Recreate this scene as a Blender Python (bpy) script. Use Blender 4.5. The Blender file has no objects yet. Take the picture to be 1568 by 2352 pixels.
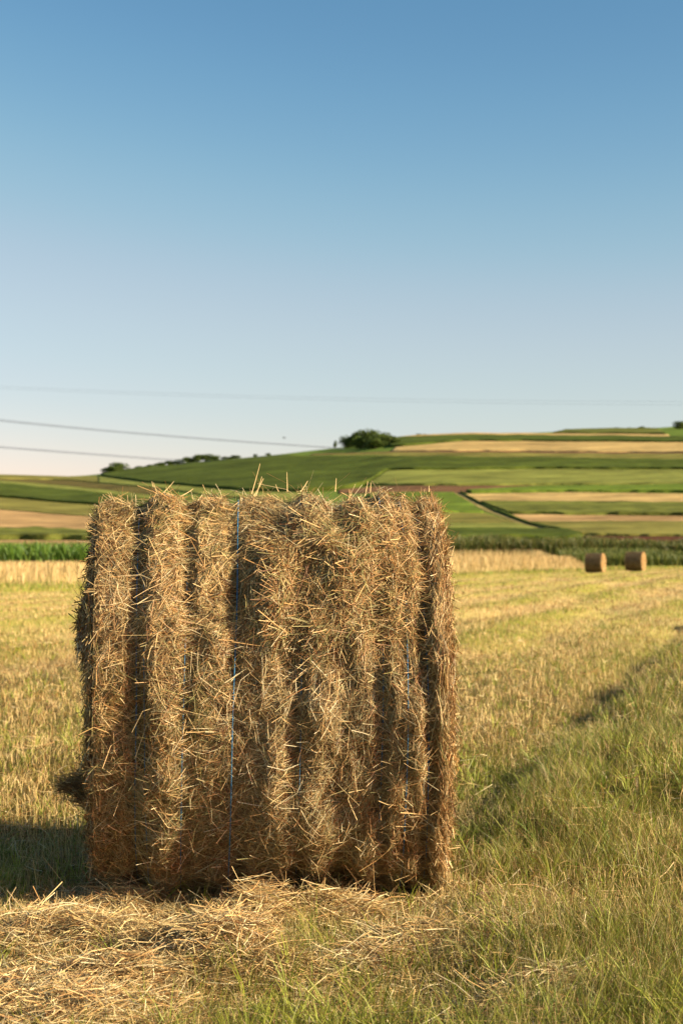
import bpy, math, random
import numpy as np
from mathutils import Vector, Matrix
C = bpy.context.scene
COL = C.collection
rng = np.random.default_rng(7)
random.seed(7)
PI = math.pi

# ------------------------------------------------------------------ camera
HC = 1.08                       # eye height above the field
PITCH = math.atan(101 / 3267)
cam_d = bpy.data.cameras.new('camera')
cam = bpy.data.objects.new('camera', cam_d); COL.objects.link(cam)
cam.location = (0, 0, HC)
cam.rotation_euler = (PI / 2 + PITCH, 0, 0)
cam_d.sensor_fit = 'HORIZONTAL'; cam_d.sensor_width = 24; cam_d.lens = 50
cam_d.clip_start = 0.05; cam_d.clip_end = 6000
cam_d.dof.use_dof = True; cam_d.dof.focus_distance = 4.2; cam_d.dof.aperture_fstop = 5.6
C.camera = cam

# ------------------------------------------------------------------ sky and sun
SUN_EL = math.radians(25); SUN_AZ = math.radians(110.5)      # azimuth clockwise from +Y
w = bpy.data.worlds.new('World'); C.world = w; w.use_nodes = True
nt = w.node_tree; bg = nt.nodes['Background']
sky = nt.nodes.new('ShaderNodeTexSky'); sky.sky_type = 'NISHITA'; sky.sun_disc = False
sky.sun_elevation = SUN_EL; sky.sun_rotation = SUN_AZ
sky.altitude = 0; sky.air_density = 1.0; sky.dust_density = 0.7; sky.ozone_density = 1.3
sp = nt.nodes.new('ShaderNodeSeparateColor'); cb_ = nt.nodes.new('ShaderNodeCombineColor')      # cooler zenith: film response of the red channel
d_ = nt.nodes.new('ShaderNodeMath'); d_.operation = 'DIVIDE'; d_.inputs[1].default_value = 3.9
p_ = nt.nodes.new('ShaderNodeMath'); p_.operation = 'POWER'; p_.inputs[1].default_value = 1.5
m_ = nt.nodes.new('ShaderNodeMath'); m_.operation = 'MULTIPLY'; m_.inputs[1].default_value = 4.7
nt.links.new(sky.outputs[0], sp.inputs[0]); nt.links.new(sp.outputs[0], d_.inputs[0]); nt.links.new(d_.outputs[0], p_.inputs[0])
nt.links.new(p_.outputs[0], m_.inputs[0]); nt.links.new(m_.outputs[0], cb_.inputs[0]); nt.links.new(sp.outputs[1], cb_.inputs[1]); 
e_ = nt.nodes.new('ShaderNodeMath'); e_.operation = 'DIVIDE'; e_.inputs[1].default_value = 4.8
f_ = nt.nodes.new('ShaderNodeMath'); f_.operation = 'POWER'; f_.inputs[1].default_value = 0.85
g_ = nt.nodes.new('ShaderNodeMath'); g_.operation = 'MULTIPLY'; g_.inputs[1].default_value = 4.75
nt.links.new(sp.outputs[2], e_.inputs[0]); nt.links.new(e_.outputs[0], f_.inputs[0]); nt.links.new(f_.outputs[0], g_.inputs[0]); nt.links.new(g_.outputs[0], cb_.inputs[2])

rc = nt.nodes.new('ShaderNodeRGBCurve'); v1 = nt.nodes.new('ShaderNodeVectorMath'); v1.operation = 'SCALE'; v1.inputs['Scale'].default_value = 0.1444
v2 = nt.nodes.new('ShaderNodeVectorMath'); v2.operation = 'SCALE'; v2.inputs['Scale'].default_value = 1 / 0.1444
def lin(v): v = v / 255; return v / 12.92 if v <= 0.04045 else ((v + 0.055) / 1.055) ** 2.4
rc.mapping.extend = 'EXTRAPOLATED'; rc.mapping.use_clip = False
for ci, pts in enumerate(([(102, 101), (117, 122), (137, 153), (160, 182), (193, 202), (211, 213)], [(150, 150), (162, 168), (178, 190), (194, 204), (212, 218), (220, 223)], [(188, 188), (198, 201), (208, 211), (216, 217), (221, 221)])):
    cu = rc.mapping.curves[ci]
    for a_, b_ in pts: cu.points.new(lin(a_), lin(b_))
rc.mapping.update()
nt.links.new(cb_.outputs[0], v1.inputs[0]); nt.links.new(v1.outputs[0], rc.inputs['Color']); nt.links.new(rc.outputs[0], v2.inputs[0])
nt.links.new(v2.outputs[0], bg.inputs[0]); bg.inputs[1].default_value = 0.062
sd = bpy.data.lights.new('sun', 'SUN'); sd.energy = 5.0; sd.angle = math.radians(0.6); sd.color = (1.0, 0.87, 0.64)
sun = bpy.data.objects.new('sun', sd); COL.objects.link(sun)
S = Vector((math.cos(SUN_EL) * math.sin(SUN_AZ), math.cos(SUN_EL) * math.cos(SUN_AZ), math.sin(SUN_EL)))
sun.rotation_euler = S.to_track_quat('Z', 'Y').to_euler(); sun.location = (20, -10, 12)
C.view_settings.view_transform = 'Standard'; C.view_settings.look = 'None'
C.view_settings.exposure = 1.22; C.view_settings.gamma = 1.0
C.cycles.max_bounces = 6; C.cycles.diffuse_bounces = 3; C.cycles.transmission_bounces = 3

# ------------------------------------------------------------------ helpers
def sl(c):
    c = np.asarray(c, float)
    return np.where(c <= 0.04045, c / 12.92, ((c + 0.055) / 1.055) ** 2.4) * 0.74      # swatch to reflectance

class VN:                       # smooth 2-D value noise in -1..1
    def __init__(s, seed): s.t = np.random.default_rng(seed).uniform(-1, 1, (256, 256))
    def __call__(s, x, y, oct=1):
        x = np.asarray(x, float); y = np.asarray(y, float); r = 0; a = 1.0; n = 0
        for k in range(oct):
            xi = np.floor(x).astype(int); yi = np.floor(y).astype(int)
            fx = x - xi; fy = y - yi
            fx = fx * fx * (3 - 2 * fx); fy = fy * fy * (3 - 2 * fy)
            g = lambda i, j: s.t[(xi + i) & 255, (yi + j) & 255]
            r = r + a * ((g(0, 0) * (1 - fx) + g(1, 0) * fx) * (1 - fy) + (g(0, 1) * (1 - fx) + g(1, 1) * fx) * fy)
            n += a; a *= 0.5; x = x * 2.03 + 17.3; y = y * 2.03 + 5.1
        return r / n
N1, N2, N3, N4 = VN(1), VN(2), VN(3), VN(4)
def sstep(a, b, x):
    t = np.clip((np.asarray(x, float) - a) / (b - a), 0, 1); return t * t * (3 - 2 * t)

def mesh(name, V, F, mat, parent=None, col=None, smooth=True):
    me = bpy.data.meshes.new(name)
    V = np.ascontiguousarray(V, dtype=np.float32); F = np.ascontiguousarray(F, dtype=np.int32)
    nf, k = F.shape
    me.vertices.add(len(V)); me.vertices.foreach_set('co', V.ravel())
    me.loops.add(nf * k); me.loops.foreach_set('vertex_index', F.ravel())
    me.polygons.add(nf)
    me.polygons.foreach_set('loop_start', np.arange(0, nf * k, k, dtype=np.int32))
    me.polygons.foreach_set('loop_total', np.full(nf, k, dtype=np.int32))
    me.polygons.foreach_set('use_smooth', np.full(nf, smooth, dtype=bool))
    if col is not None:
        at = me.color_attributes.new('Col', 'FLOAT_COLOR', 'POINT')
        c = np.ones((len(V), 4), np.float32); c[:, :3] = col
        at.data.foreach_set('color', c.ravel())
    me.update(calc_edges=True)
    if mat: me.materials.append(mat)
    o = bpy.data.objects.new(name, me); COL.objects.link(o)
    if parent: o.parent = parent
    return o
def merge(parts):               # [(V, F, col)]
    V, F, K, n = [], [], [], 0
    for v, f, c in parts:
        V.append(v); F.append(f + n); K.append(np.broadcast_to(c, (len(v), 3))); n += len(v)
    return np.concatenate(V), np.concatenate(F), np.concatenate(K)
def tag(o, label=None, cat=None, group=None, kind=None):
    for k, v in (('label', label), ('category', cat), ('group', group), ('kind', kind)):
        if v: o[k] = v
    return o
def empty(name, loc, rz=0):
    o = bpy.data.objects.new(name, None); COL.objects.link(o); o.location = loc; o.rotation_euler = (0, 0, rz)
    o.empty_display_size = 0.2
    return o
def grid_faces(n, m, base=0):
    i, j = np.meshgrid(np.arange(n - 1), np.arange(m - 1), indexing='ij')
    a = (i * m + j).ravel() + base
    return np.stack([a, a + m, a + m + 1, a + 1], 1)
def nrm(v): return v / np.maximum(np.linalg.norm(v, axis=-1, keepdims=True), 1e-9)

def ribbons(P, D, Nn, L, W, bend, col, seg=3, taper=0.45, curve_in=None, kink=None):
    """thin bent straws: P centre, D direction, Nn facing, L length, W width, bend vector (n,3)"""
    n = len(P); D = nrm(D); B = nrm(np.cross(D, Nn))
    ts = np.linspace(-0.5, 0.5, seg + 1)
    V = np.empty((n, seg + 1, 2, 3))
    for k, t in enumerate(ts):
        c = P + D * (t * L)[:, None] + bend * ((t * t * 4 - 0.5) * 0.5)[..., None]
        if curve_in is not None: c = c + curve_in * ((t * L) ** 2)[:, None]
        if kink is not None: c = c + kink * abs(t + 0.12)
        ww = W * (1 - taper * (t + 0.5)) * 0.5
        V[:, k, 0] = c - B * ww[:, None]; V[:, k, 1] = c + B * ww[:, None]
    base = (np.arange(n) * (seg + 1) * 2)[:, None]
    k = np.arange(seg)[None, :] * 2
    a = base + k
    F = np.stack([a, a + 1, a + 3, a + 2], 2).reshape(-1, 4)
    K = np.repeat(col, (seg + 1) * 2, axis=0)
    return V.reshape(-1, 3), F, K

def blades(x, y, z, h, W, lean, az, col, seg=2, tip=0.15):
    """grass blades standing on the ground; lean = sideways travel of the tip, az its direction"""
    n = len(x); fa = rng.uniform(0, 2 * PI, n)
    side = np.stack([np.cos(fa), np.sin(fa), np.zeros(n)], 1)
    V = np.empty((n, seg + 1, 2, 3)); base = np.stack([x, y, z], 1)
    ld = np.stack([np.cos(az), np.sin(az), np.zeros(n)], 1)
    for k in range(seg + 1):
        t = k / seg
        c = base + ld * (lean * t ** 1.6)[:, None]; c[:, 2] += h * (t - 0.12 * t * t) - (0.01 if k == 0 else 0)
        ww = W * (1 - (1 - tip) * t) * 0.5
        V[:, k, 0] = c - side * ww[:, None]; V[:, k, 1] = c + side * ww[:, None]
    a = (np.arange(n) * (seg + 1) * 2)[:, None] + np.arange(seg)[None, :] * 2
    F = np.stack([a, a + 1, a + 3, a + 2], 2).reshape(-1, 4)
    return V.reshape(-1, 3), F, np.repeat(col, (seg + 1) * 2, axis=0)

def tube(path, rad, sides=6, rnd=None):
    path = np.asarray(path, float); n = len(path)
    T = nrm(np.gradient(path, axis=0)); up = np.array([0, 0, 1.0])
    A = np.cross(T, up); bad = np.linalg.norm(A, axis=1) < 1e-3; A[bad] = (1, 0, 0); A = nrm(A); B = np.cross(T, A)
    rad = np.broadcast_to(rad, (n,))
    an = np.linspace(0, 2 * PI, sides, endpoint=False)
    V = path[:, None] + (A[:, None] * np.cos(an)[None, :, None] + B[:, None] * np.sin(an)[None, :, None]) * rad[:, None, None]
    F = []
    for i in range(n - 1):
        for j in range(sides):
            F.append((i * sides + j, i * sides + (j + 1) % sides, (i + 1) * sides + (j + 1) % sides, (i + 1) * sides + j))
    return V.reshape(-1, 3), np.array(F)

def material(name, rough=0.8, spec=0.2, trans=0.0, base=None, noise=None, stretch=(1, 1, 1), bump=0.0, bscale=20, lo=0.7, hi=1.3):
    m = bpy.data.materials.new(name); m.use_nodes = True; t = m.node_tree; p = t.nodes['Principled BSDF']
    p.inputs['Roughness'].default_value = rough; p.inputs['Specular IOR Level'].default_value = spec
    if base is None:
        a = t.nodes.new('ShaderNodeAttribute'); a.attribute_name = 'Col'; src = a.outputs['Color']
    else:
        r = t.nodes.new('ShaderNodeRGB'); r.outputs[0].default_value = (*base, 1); src = r.outputs[0]
    g = None
    if noise or bump:
        g = t.nodes.new('ShaderNodeNewGeometry'); mp = t.nodes.new('ShaderNodeMapping'); mp.inputs['Scale'].default_value = stretch
        t.links.new(g.outputs['Position'], mp.inputs['Vector'])
    if noise:
        nz = t.nodes.new('ShaderNodeTexNoise'); nz.inputs['Scale'].default_value = noise; nz.inputs['Detail'].default_value = 6
        nz.inputs['Roughness'].default_value = 0.65
        t.links.new(mp.outputs[0], nz.inputs['Vector'])
        mr = t.nodes.new('ShaderNodeMapRange'); mr.inputs[1].default_value = 0.3; mr.inputs[2].default_value = 0.7
        mr.inputs[3].default_value = lo; mr.inputs[4].default_value = hi
        t.links.new(nz.outputs['Fac'], mr.inputs[0])
        mx = t.nodes.new('ShaderNodeVectorMath'); mx.operation = 'SCALE'
        t.links.new(src, mx.inputs[0]); t.links.new(mr.outputs[0], mx.inputs['Scale']); src = mx.outputs[0]
    t.links.new(src, p.inputs['Base Color'])
    if bump:
        nb = t.nodes.new('ShaderNodeTexNoise'); nb.inputs['Scale'].default_value = bscale; nb.inputs['Detail'].default_value = 5
        t.links.new(mp.outputs[0], nb.inputs['Vector'])
        bp = t.nodes.new('ShaderNodeBump'); bp.inputs['Strength'].default_value = 1.0; bp.inputs['Distance'].default_value = bump
        t.links.new(nb.outputs['Fac'], bp.inputs['Height']); t.links.new(bp.outputs[0], p.inputs['Normal'])
    if trans:
        out = t.nodes['Material Output']; tr = t.nodes.new('ShaderNodeBsdfTranslucent'); ms = t.nodes.new('ShaderNodeMixShader')
        t.links.new(src, tr.inputs['Color']); ms.inputs[0].default_value = trans
        t.links.new(p.outputs[0], ms.inputs[1]); t.links.new(tr.outputs[0], ms.inputs[2]); t.links.new(ms.outputs[0], out.inputs['Surface'])
    return m
M = dict(
    straw=material('dry_straw', 0.55, 0.30, 0.12),
    hay=material('hay_core', 0.9, 0.1, noise=60, bump=0.01, bscale=120, lo=0.5, hi=1.4),
    grass=material('grass_blades', 0.5, 0.3, 0.2),
    soil=material('field_soil', 0.95, 0.05, noise=9, bump=0.02, bscale=30, lo=0.6, hi=1.35),
    hill=material('hill_turf', 0.95, 0.05, noise=0.05, stretch=(0.4, 1, 1), bump=0.3, bscale=0.8, lo=0.75, hi=1.25),
    crop=material('crop', 0.95, 0.05, noise=0.22, stretch=(0.3, 1.0, 1), bump=0.7, bscale=0.9, lo=0.5, hi=1.5),
    leaf=material('tree_leaves', 0.7, 0.15, 0.15),
    bark=material('bark', 0.9, 0.1, base=(0.09, 0.065, 0.045), noise=8),
    twine=material('blue_twine', 0.45, 0.3, base=(0.03, 0.17, 0.32), noise=60, lo=0.6, hi=1.3),
    cable=material('cable', 0.6, 0.2, base=(0.06, 0.08, 0.11), noise=2),
    bird=material('feathers', 0.8, 0.1, base=(0.04, 0.04, 0.04), noise=10),
)

# ------------------------------------------------------------------ from photo pixels (1568 x 2352) to directions
def ray(px, py):
    X = (np.asarray(px, float) - 784) / 3267; Y = (1176 - np.asarray(py, float)) / 3267
    f = math.cos(PITCH) - Y * math.sin(PITCH); up = Y * math.cos(PITCH) + math.sin(PITCH)
    return X / f, up / f                        # lateral slope, elevation slope

# ------------------------------------------------------------------ terrain
SK = 0.30                                       # swaths run along (0.30, 1)
def swath(x, y): return x - SK * y
def ridge_mask(x, y):
    s = swath(x, y) + 0.16 * N1(y * 0.9, x * 0.3 + 4, 2) + 0.0 * y
    return sstep(-1.30, -0.90, s) * np.maximum(sstep(0.0, 0.8, x + 0.15 * N2(x * 2, y * 2)), sstep(4.2, 6.0, y))
def near_z(x, y):
    x = np.asarray(x, float); y = np.asarray(y, float)
    m = ridge_mask(x, y); s = swath(x, y)
    z = 0.018 * N1(x * 1.3, y * 1.3, 3) + 0.05 * N2(x * 0.15, y * 0.15)
    z = z + m * (0.5 + 0.6 * sstep(4.0, 6.0, y)) * (0.13 + 0.18 * N2(x * 0.9, y * 0.55, 2) + 0.06 * N4(x * 2.8, y * 2.0, 2)) + 0.012 * N4(x * 4, y * 3)
    z = z + 0.06 * N4(s * 1.4 + 3, y * 0.3, 2) * sstep(5, 9, y)
    z = z + 0.045 * np.cos((s + 0.35 * N3(y * 0.07, 1.5)) * 2 * PI / 2.1) * sstep(-1.6, -3.2, s) * (0.8 + 0.5 * N1(x * .3, y * .2))
    z = z + 0.05 * np.exp(-(((x + 0.25) / 0.7) ** 2 + ((y - 3.9) / 0.3) ** 2) ** 2) * (0.5 + 0.6 * N1(x * 3, y * 3)) - 0.05 * np.exp(-((s + 1.32) / 0.2) ** 2) * sstep(4.6, 6.5, y)
    z = z * sstep(0.5, 1.5, y + 1.5) * sstep(130, 70, y)
    return z
sk_px = [-200, 0, 160, 230, 310, 420, 500, 540, 640, 745, 785, 910, 1000, 1080, 1270, 1290, 1490, 1568, 1800, 2200]
sk_py = [1086, 1091, 1095, 1089, 1080, 1066, 1058, 1053, 1044, 1031, 1028, 1004, 998, 995, 993, 990, 984, 978, 965, 955]
_u, _e = ray(sk_px, sk_py)
def crest(u):
    r = 0
    for d in (-0.012, -0.006, 0, 0.006, 0.012): r = r + np.interp(np.asarray(u) + d, _u, _e)
    return r / 5
Y0, YC = 150.0, 620.0
def terr_z(u, y):
    t = np.clip((y - Y0) / (YC - Y0), 0, 1)
    ec = crest(u) + HC / YC
    g = np.sin(PI / 2 * t) ** 1.15
    z = ec * g * np.minimum(y, YC)
    back = np.maximum(y - YC, 0)
    z = z - 0.00018 * back ** 2 + 0.0 * back
    return z
def ground_z(x, y):
    x = np.asarray(x, float); y = np.asarray(y, float)
    return near_z(x, y) + np.where(y > Y0, terr_z(x / np.maximum(y, 1), y), 0)
def hit(px, py):
    """where the ray through a photo pixel meets the hill side"""
    u, e = ray(px, py); u, e = np.broadcast_arrays(u, e)
    lo = np.full(u.shape, Y0 * 0.75); hi = np.full(u.shape, YC)
    for _ in range(40):
        m = (lo + hi) / 2; em = (ground_z(u * m, m) - HC) / m
        lo = np.where(em < e, m, lo); hi = np.where(em < e, hi, m)
    y = (lo + hi) / 2
    return u * y, y

def greenness(x, y):
    s = swath(x, y); m = ridge_mask(x, y)
    far = sstep(9, 26, y)
    st = np.cos((s + 0.35 * N3(y * 0.07, 1.5)) * 2 * PI / 2.1)
    g = 0.38 + 0.42 * N1(x * 0.9 + 3, y * 0.45, 3) + 0.10 * N4(x * 4, y * 4) + 0.16 * st * sstep(6, 14, y)
    g = g + 0.55 * N2(s * 1.1 + 9, y * 0.13, 3) * sstep(5, 12, y)
    g = g + m * (0.54 - 0.30 * far) + 0.12 * sstep(14, 45, y) + 0.18 * sstep(-2.2, -1.2, s) * (1 - m)
    g = g + 0.75 * sstep(30, 50, y) * np.exp(-((x - (-8 + 28 * (y - 54) / 61)) / 5.0) ** 2)      # lush margin along the standing crop
    g = g + 0.6 * np.exp(-((x + 0.09) / 0.13) ** 2 - ((y - 3.88) / 0.16) ** 2)
    g = g + 0.35 * sstep(3.9, 3.3, y) * sstep(-0.9, -0.1, x + 0.2 * N2(x * 3, y * 3))
    left = sstep(-0.6, -1.2, x) * sstep(8.0, 4.6, y) * 0.25
    g = g + left
    return np.clip(g, 0, 1)
def hayness(x, y):
    """how much loose hay lies here"""
    a = np.exp(-(((x + 0.24) / 0.84) ** 2 + ((y - 4.12) / 0.46) ** 2) ** 2)
    b = 0.95 * np.exp(-(((x + 0.72) / 0.42) ** 2 + ((y - 3.5) / 0.36) ** 2) ** 1.5)
    c = 0.8 * np.exp(-(((x - 0.5) / 0.26) ** 2 + ((y - 3.45) / 0.13) ** 2))
    d = 0.7 * np.exp(-(((x - 0.0) / 0.40) ** 2 + ((y - 3.50) / 0.14) ** 2))
    return np.clip((1 - 0.85 * np.exp(-((x + 0.09) / 0.12) ** 2 - ((y - 3.86) / 0.16) ** 2)) * np.maximum.reduce([a, b, c, d]) * (0.72 + 0.85 * N2(x * 2.6, y * 3.4, 2)), 0, 1)

DRY = sl([0.90, 0.79, 0.53]); GRN = sl([0.67, 0.65, 0.27]); LUSH = sl([0.50, 0.63, 0.18]); BRN = sl([0.50, 0.38, 0.22])
def build_ground():
    ys = -2.5 + np.geomspace(1.2, 172, 420) ; us = np.sinh(np.linspace(-2.6, 2.6, 361)) / np.sinh(2.6) * 1.3
    Y, U = np.meshgrid(ys, us, indexing='ij'); X = U * (Y + 3.2)
    V = np.stack([X, Y, ground_z(X, Y)], 2).reshape(-1, 3)
    g = greenness(X, Y).ravel()[:, None]; h = hayness(X, Y).ravel()[:, None]
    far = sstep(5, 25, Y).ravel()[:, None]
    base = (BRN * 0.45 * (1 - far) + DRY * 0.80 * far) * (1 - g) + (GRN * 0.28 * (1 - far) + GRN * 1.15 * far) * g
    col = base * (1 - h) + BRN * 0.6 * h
    o = mesh('ground', V, grid_faces(len(ys), len(us))[:, ::-1], M['soil'], col=col); o['kind'] = 'structure'
build_ground()
def build_hills():
    ys = np.concatenate([np.linspace(168, YC, 150), np.linspace(YC + 6, 1500, 60)]); us = np.linspace(-0.75, 0.75, 500)
    Y, U = np.meshgrid(ys, us, indexing='ij'); X = U * Y
    Z = ground_z(X, Y)
    V = np.stack([X, Y, Z], 2).reshape(-1, 3)
    col = sl([0.42, 0.50, 0.20]) * (1 + 0.15 * N1(X * 0.02, Y * 0.05, 3).ravel()[:, None])
    o = mesh('hills', V, grid_faces(len(ys), len(us))[:, ::-1], M['hill'], col=col); o['kind'] = 'structure'
build_hills()

# ------------------------------------------------------------------ crop fields on the hill side
FC = dict(dark=[0.33, 0.38, 0.14], mid=[0.43, 0.45, 0.20], light=[0.54, 0.56, 0.27], olive=[0.54, 0.52, 0.26], tan=[0.77, 0.66, 0.42],
          orange=[0.73, 0.60, 0.40], brown=[0.48, 0.36, 0.25], bright=[0.42, 0.50, 0.18], soil=[0.40, 0.26, 0.18], path=[0.62, 0.56, 0.34])
def field(name, label, cat, top, bot, colour, h=0.5, rough=0.12, kind='stuff', rows=0):
    """top and bot: photo pixel poly-lines (left to right) that bound the field"""
    top = np.array(top, float); bot = np.array(bot, float)
    n = 160; m = 26; s = np.linspace(0, 1, n)
    def ev(p):
        d = np.concatenate([[0], np.cumsum(np.hypot(*np.diff(p, axis=0).T))]); d /= d[-1]
        return np.interp(s, d, p[:, 0]), np.interp(s, d, p[:, 1])
    tx, ty = ev(top); bx, by = ev(bot)
    ty = ty + 0.9 * N1(tx * 0.02, ty * 0.02, 2); by = by + 0.9 * N1(bx * 0.02, by * 0.02, 2)
    v = np.linspace(0, 1, m)[:, None]
    PX = bx * (1 - v) + tx * v; PY = by * (1 - v) + ty * v
    X, Y = hit(PX, PY)
    Z = ground_z(X, Y) + h * (1 + rough * N4(X * 0.22, Y * 0.12, 2)) + h * 0.1 * N1(X * 0.1, Y * 0.1)
    V = np.stack([X, Y, Z], 2)
    F = grid_faces(m, n)
    edge = np.concatenate([V[0], V[1:, -1], V[-1, -2::-1], V[-2:0:-1, 0]])
    ei = np.concatenate([np.arange(n), (np.arange(1, m) + 1) * n - 1, (m - 1) * n + np.arange(n - 2, -1, -1), np.arange(m - 2, 0, -1) * n])
    low = edge.copy(); low[:, 2] -= h + 0.6
    k = len(ei); li = m * n + np.arange(k)
    SF = np.stack([ei, np.roll(ei, -1), np.roll(li, -1), li], 1)
    V = np.concatenate([V.reshape(-1, 3), low]); F = np.concatenate([F, SF])
    c = sl(FC[colour] if isinstance(colour, str) else colour)
    var = 1 + 0.30 * N2(V[:, 0] * 0.03, V[:, 1] * 0.09, 3)
    o = mesh(name, V, F[:, ::-1], M['crop'], col=c * var[:, None] * 0.92)
    tag(o, label, cat, kind=kind)
    return o
def R(*p): return [(745 + 0.525 * x, 911.4 + 0.525 * y) for x, y in p]       # right-hand study crop
def Lf(*p): return [(0.525 * x, 823 + 0.525 * y) for x, y in p]               # left-hand study crop
field('crop_field', 'dark green crop strip just below the hill crest on the right', 'crop field', R((1000, 160), (1070, 148), (1380, 143), (1450, 143)), R((1000, 163), (1300, 165), (1490, 166)), 'mid', 0.8)
field('crop_field', 'ripe yellow strip along the crest right of the tree clump', 'crop field', R((300, 172), (640, 160), (1000, 163), (1500, 168)), R((290, 184), (640, 172), (1000, 176), (1520, 181)), 'tan', 0.4)
field('crop_field', 'narrow dark green strip between the two highest ripe strips', 'crop field', R((240, 185), (640, 173), (1520, 182), (1750, 186)), R((290, 222), (600, 196), (1750, 204)), 'dark', 0.9)
field('crop_field', 'broad ripe orange strip second from the hill top', 'crop field', R((310, 224), (600, 197), (1750, 205)), R((290, 240), (700, 237), (1750, 248)), 'tan', 0.4)
field('ploughed_strip', 'thin bare brown strip under the broad ripe strip near the hill top', 'ploughed strip', R((-60, 250), (290, 240), (700, 237), (1750, 249)), R((-60, 256), (300, 246), (700, 243), (1750, 256)), 'brown', 0.1)
field('crop_field', 'light green meadow strip above the wide dark green crop', 'crop field', R((-100, 262), (-60, 257), (300, 247), (1750, 257)), R((-120, 284), (300, 270), (900, 276), (1750, 290)), 'olive', 0.4)
field('crop_field', 'wide dark green crop sloping down behind the large bale', 'crop field',
      Lf((440, 512), (600, 488), (760, 476), (980, 452), (1250, 432)) + R((300, 271), (900, 277), (1750, 291)),
      Lf((440, 518), (640, 548), (860, 566), (1100, 588), (1330, 590)) + R((100, 404), (180, 388), (270, 328), (900, 322), (1750, 326)), 'dark', 1.0, 0.2)
field('crop_field', 'pale green field with pointed left end right of the dark green crop', 'crop field', R((272, 329), (900, 323), (1750, 327)), R((182, 389), (700, 388), (1750, 386)), 'light', 0.5)
field('ploughed_strip', 'thin brown strip just above the top of the large bale', 'ploughed strip', R((60, 405), (300, 391), (1100, 389), (1750, 387)), R((60, 425), (560, 422), (900, 402), (1750, 391)), 'brown', 0.1)
field('crop_field', 'bright green thin strip above the upper stubble field', 'crop field', R((620, 418), (900, 403), (1300, 395), (1750, 392)), R((640, 423), (1100, 418), (1750, 422)), 'bright', 0.7)
field('crop_field', 'upper stubble field right of the diagonal track', 'stubble field', R((600, 427), (1100, 420), (1750, 430)), R((680, 466), (1100, 467), (1750, 470)), 'tan', 0.2)
field('crop_field', 'mid green weedy field between the two stubble strips', 'crop field', R((684, 468), (1100, 469), (1750, 472)), R((796, 514), (1100, 519), (1750, 526)), 'mid', 0.7, 0.3)
field('crop_field', 'narrow orange stubble strip, lower of the two right of the track', 'stubble field', R((800, 517), (1100, 521), (1750, 528)), R((880, 551), (1100, 552), (1750, 552)), 'orange', 0.2)
field('crop_field', 'olive meadow below the orange stubble strip', 'meadow', R((884, 553), (1100, 553), (1750, 553)), R((1050, 604), (1250, 610), (1750, 614)), 'olive', 0.4)
field('ploughed_strip', 'dark brown ploughed strip at the foot of the hill on the right', 'ploughed strip', R((1120, 611), (1250, 612), (1750, 615)), R((1140, 630), (1300, 636), (1750, 646)), 'soil', 0.1)
field('crop_field', 'bright green triangular field left of the diagonal track', 'crop field', R((200, 430), (400, 427), (560, 426)), R((200, 514), (500, 514), (696, 513)), 'bright', 0.6)
field('crop_field', 'olive field left of the diagonal track under the green triangle', 'crop field', R((200, 516), (500, 516), (700, 515)), R((200, 558), (500, 559), (840, 560)), 'olive', 0.4)
field('crop_field', 'pale green field touching the lower end of the diagonal track', 'crop field', R((200, 560), (500, 561), (846, 561)), R((200, 596), (500, 597), (985, 600)), 'light', 0.4)
field('crop_field', 'dark green strip at the hill foot below the pale green field', 'crop field', R((200, 598), (500, 599), (1040, 601)), R((200, 630), (500, 630), (1130, 631)), 'dark', 0.9, 0.3)
o = field('dirt_track', 'pale dirt track running diagonally down the hill', 'track', R((566, 420), (700, 500), (860, 560), (1060, 601)), R((592, 420), (730, 496), (890, 556), (1110, 604)), 'path', 0.08, kind='structure')
field('hedge_bank', 'dark overgrown bank along the diagonal dirt track', 'bank', R((594, 420), (734, 494), (894, 553), (1112, 600)), R((602, 427), (744, 503), (904, 562), (1130, 612)), 'dark', 0.45, 0.6)
# left side of the valley
field('crop_field', 'pale green strip along the left skyline', 'crop field', Lf((-300, 508), (0, 510), (300, 519), (440, 516), (700, 552)), Lf((-300, 526), (0, 528), (300, 533), (700, 570)), 'olive', 0.3)
field('crop_field', 'light green field behind the top left of the large bale', 'crop field', Lf((430, 520), (640, 549), (860, 568), (1330, 592)), Lf((430, 545), (700, 572), (900, 600), (1330, 640)), 'light', 0.4)
field('ploughed_strip', 'brown wedge shaped strip between green strips on the left slope', 'ploughed strip', Lf((-300, 527), (0, 530), (300, 536), (700, 574)), Lf((-300, 531), (0, 536), (300, 560), (700, 604)), [0.42, 0.38, 0.20], 0.2)
field('crop_field', 'light green strip under the brown wedge on the left slope', 'crop field', Lf((-300, 533), (0, 538), (300, 562), (700, 606)), Lf((-300, 545), (0, 552), (300, 580), (700, 628)), 'light', 0.3)
field('crop_field', 'dark green strip sloping down to the top left of the large bale', 'crop field', Lf((-300, 547), (0, 554), (300, 582), (700, 630)), Lf((-300, 600), (0, 610), (430, 648), (700, 672)), 'dark', 0.8, 0.25)
field('crop_field', 'olive meadow between dark green strip and stubble on the left', 'meadow', Lf((-300, 602), (0, 612), (430, 650), (700, 674)), Lf((-300, 655), (0, 664), (430, 698), (700, 710)), 'olive', 0.3)
field('crop_field', 'wide orange stubble field on the left slope', 'stubble field', Lf((-300, 657), (0, 666), (430, 700), (700, 712)), Lf((-300, 752), (0, 756), (430, 764), (700, 770)), 'orange', 0.2)
field('crop_field', 'dark weedy strip below the orange stubble on the left', 'weed strip', Lf((-300, 754), (0, 758), (430, 766), (700, 772)), Lf((-300, 792), (0, 796), (430, 800), (700, 800)), 'mid', 0.9, 0.4)
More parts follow.
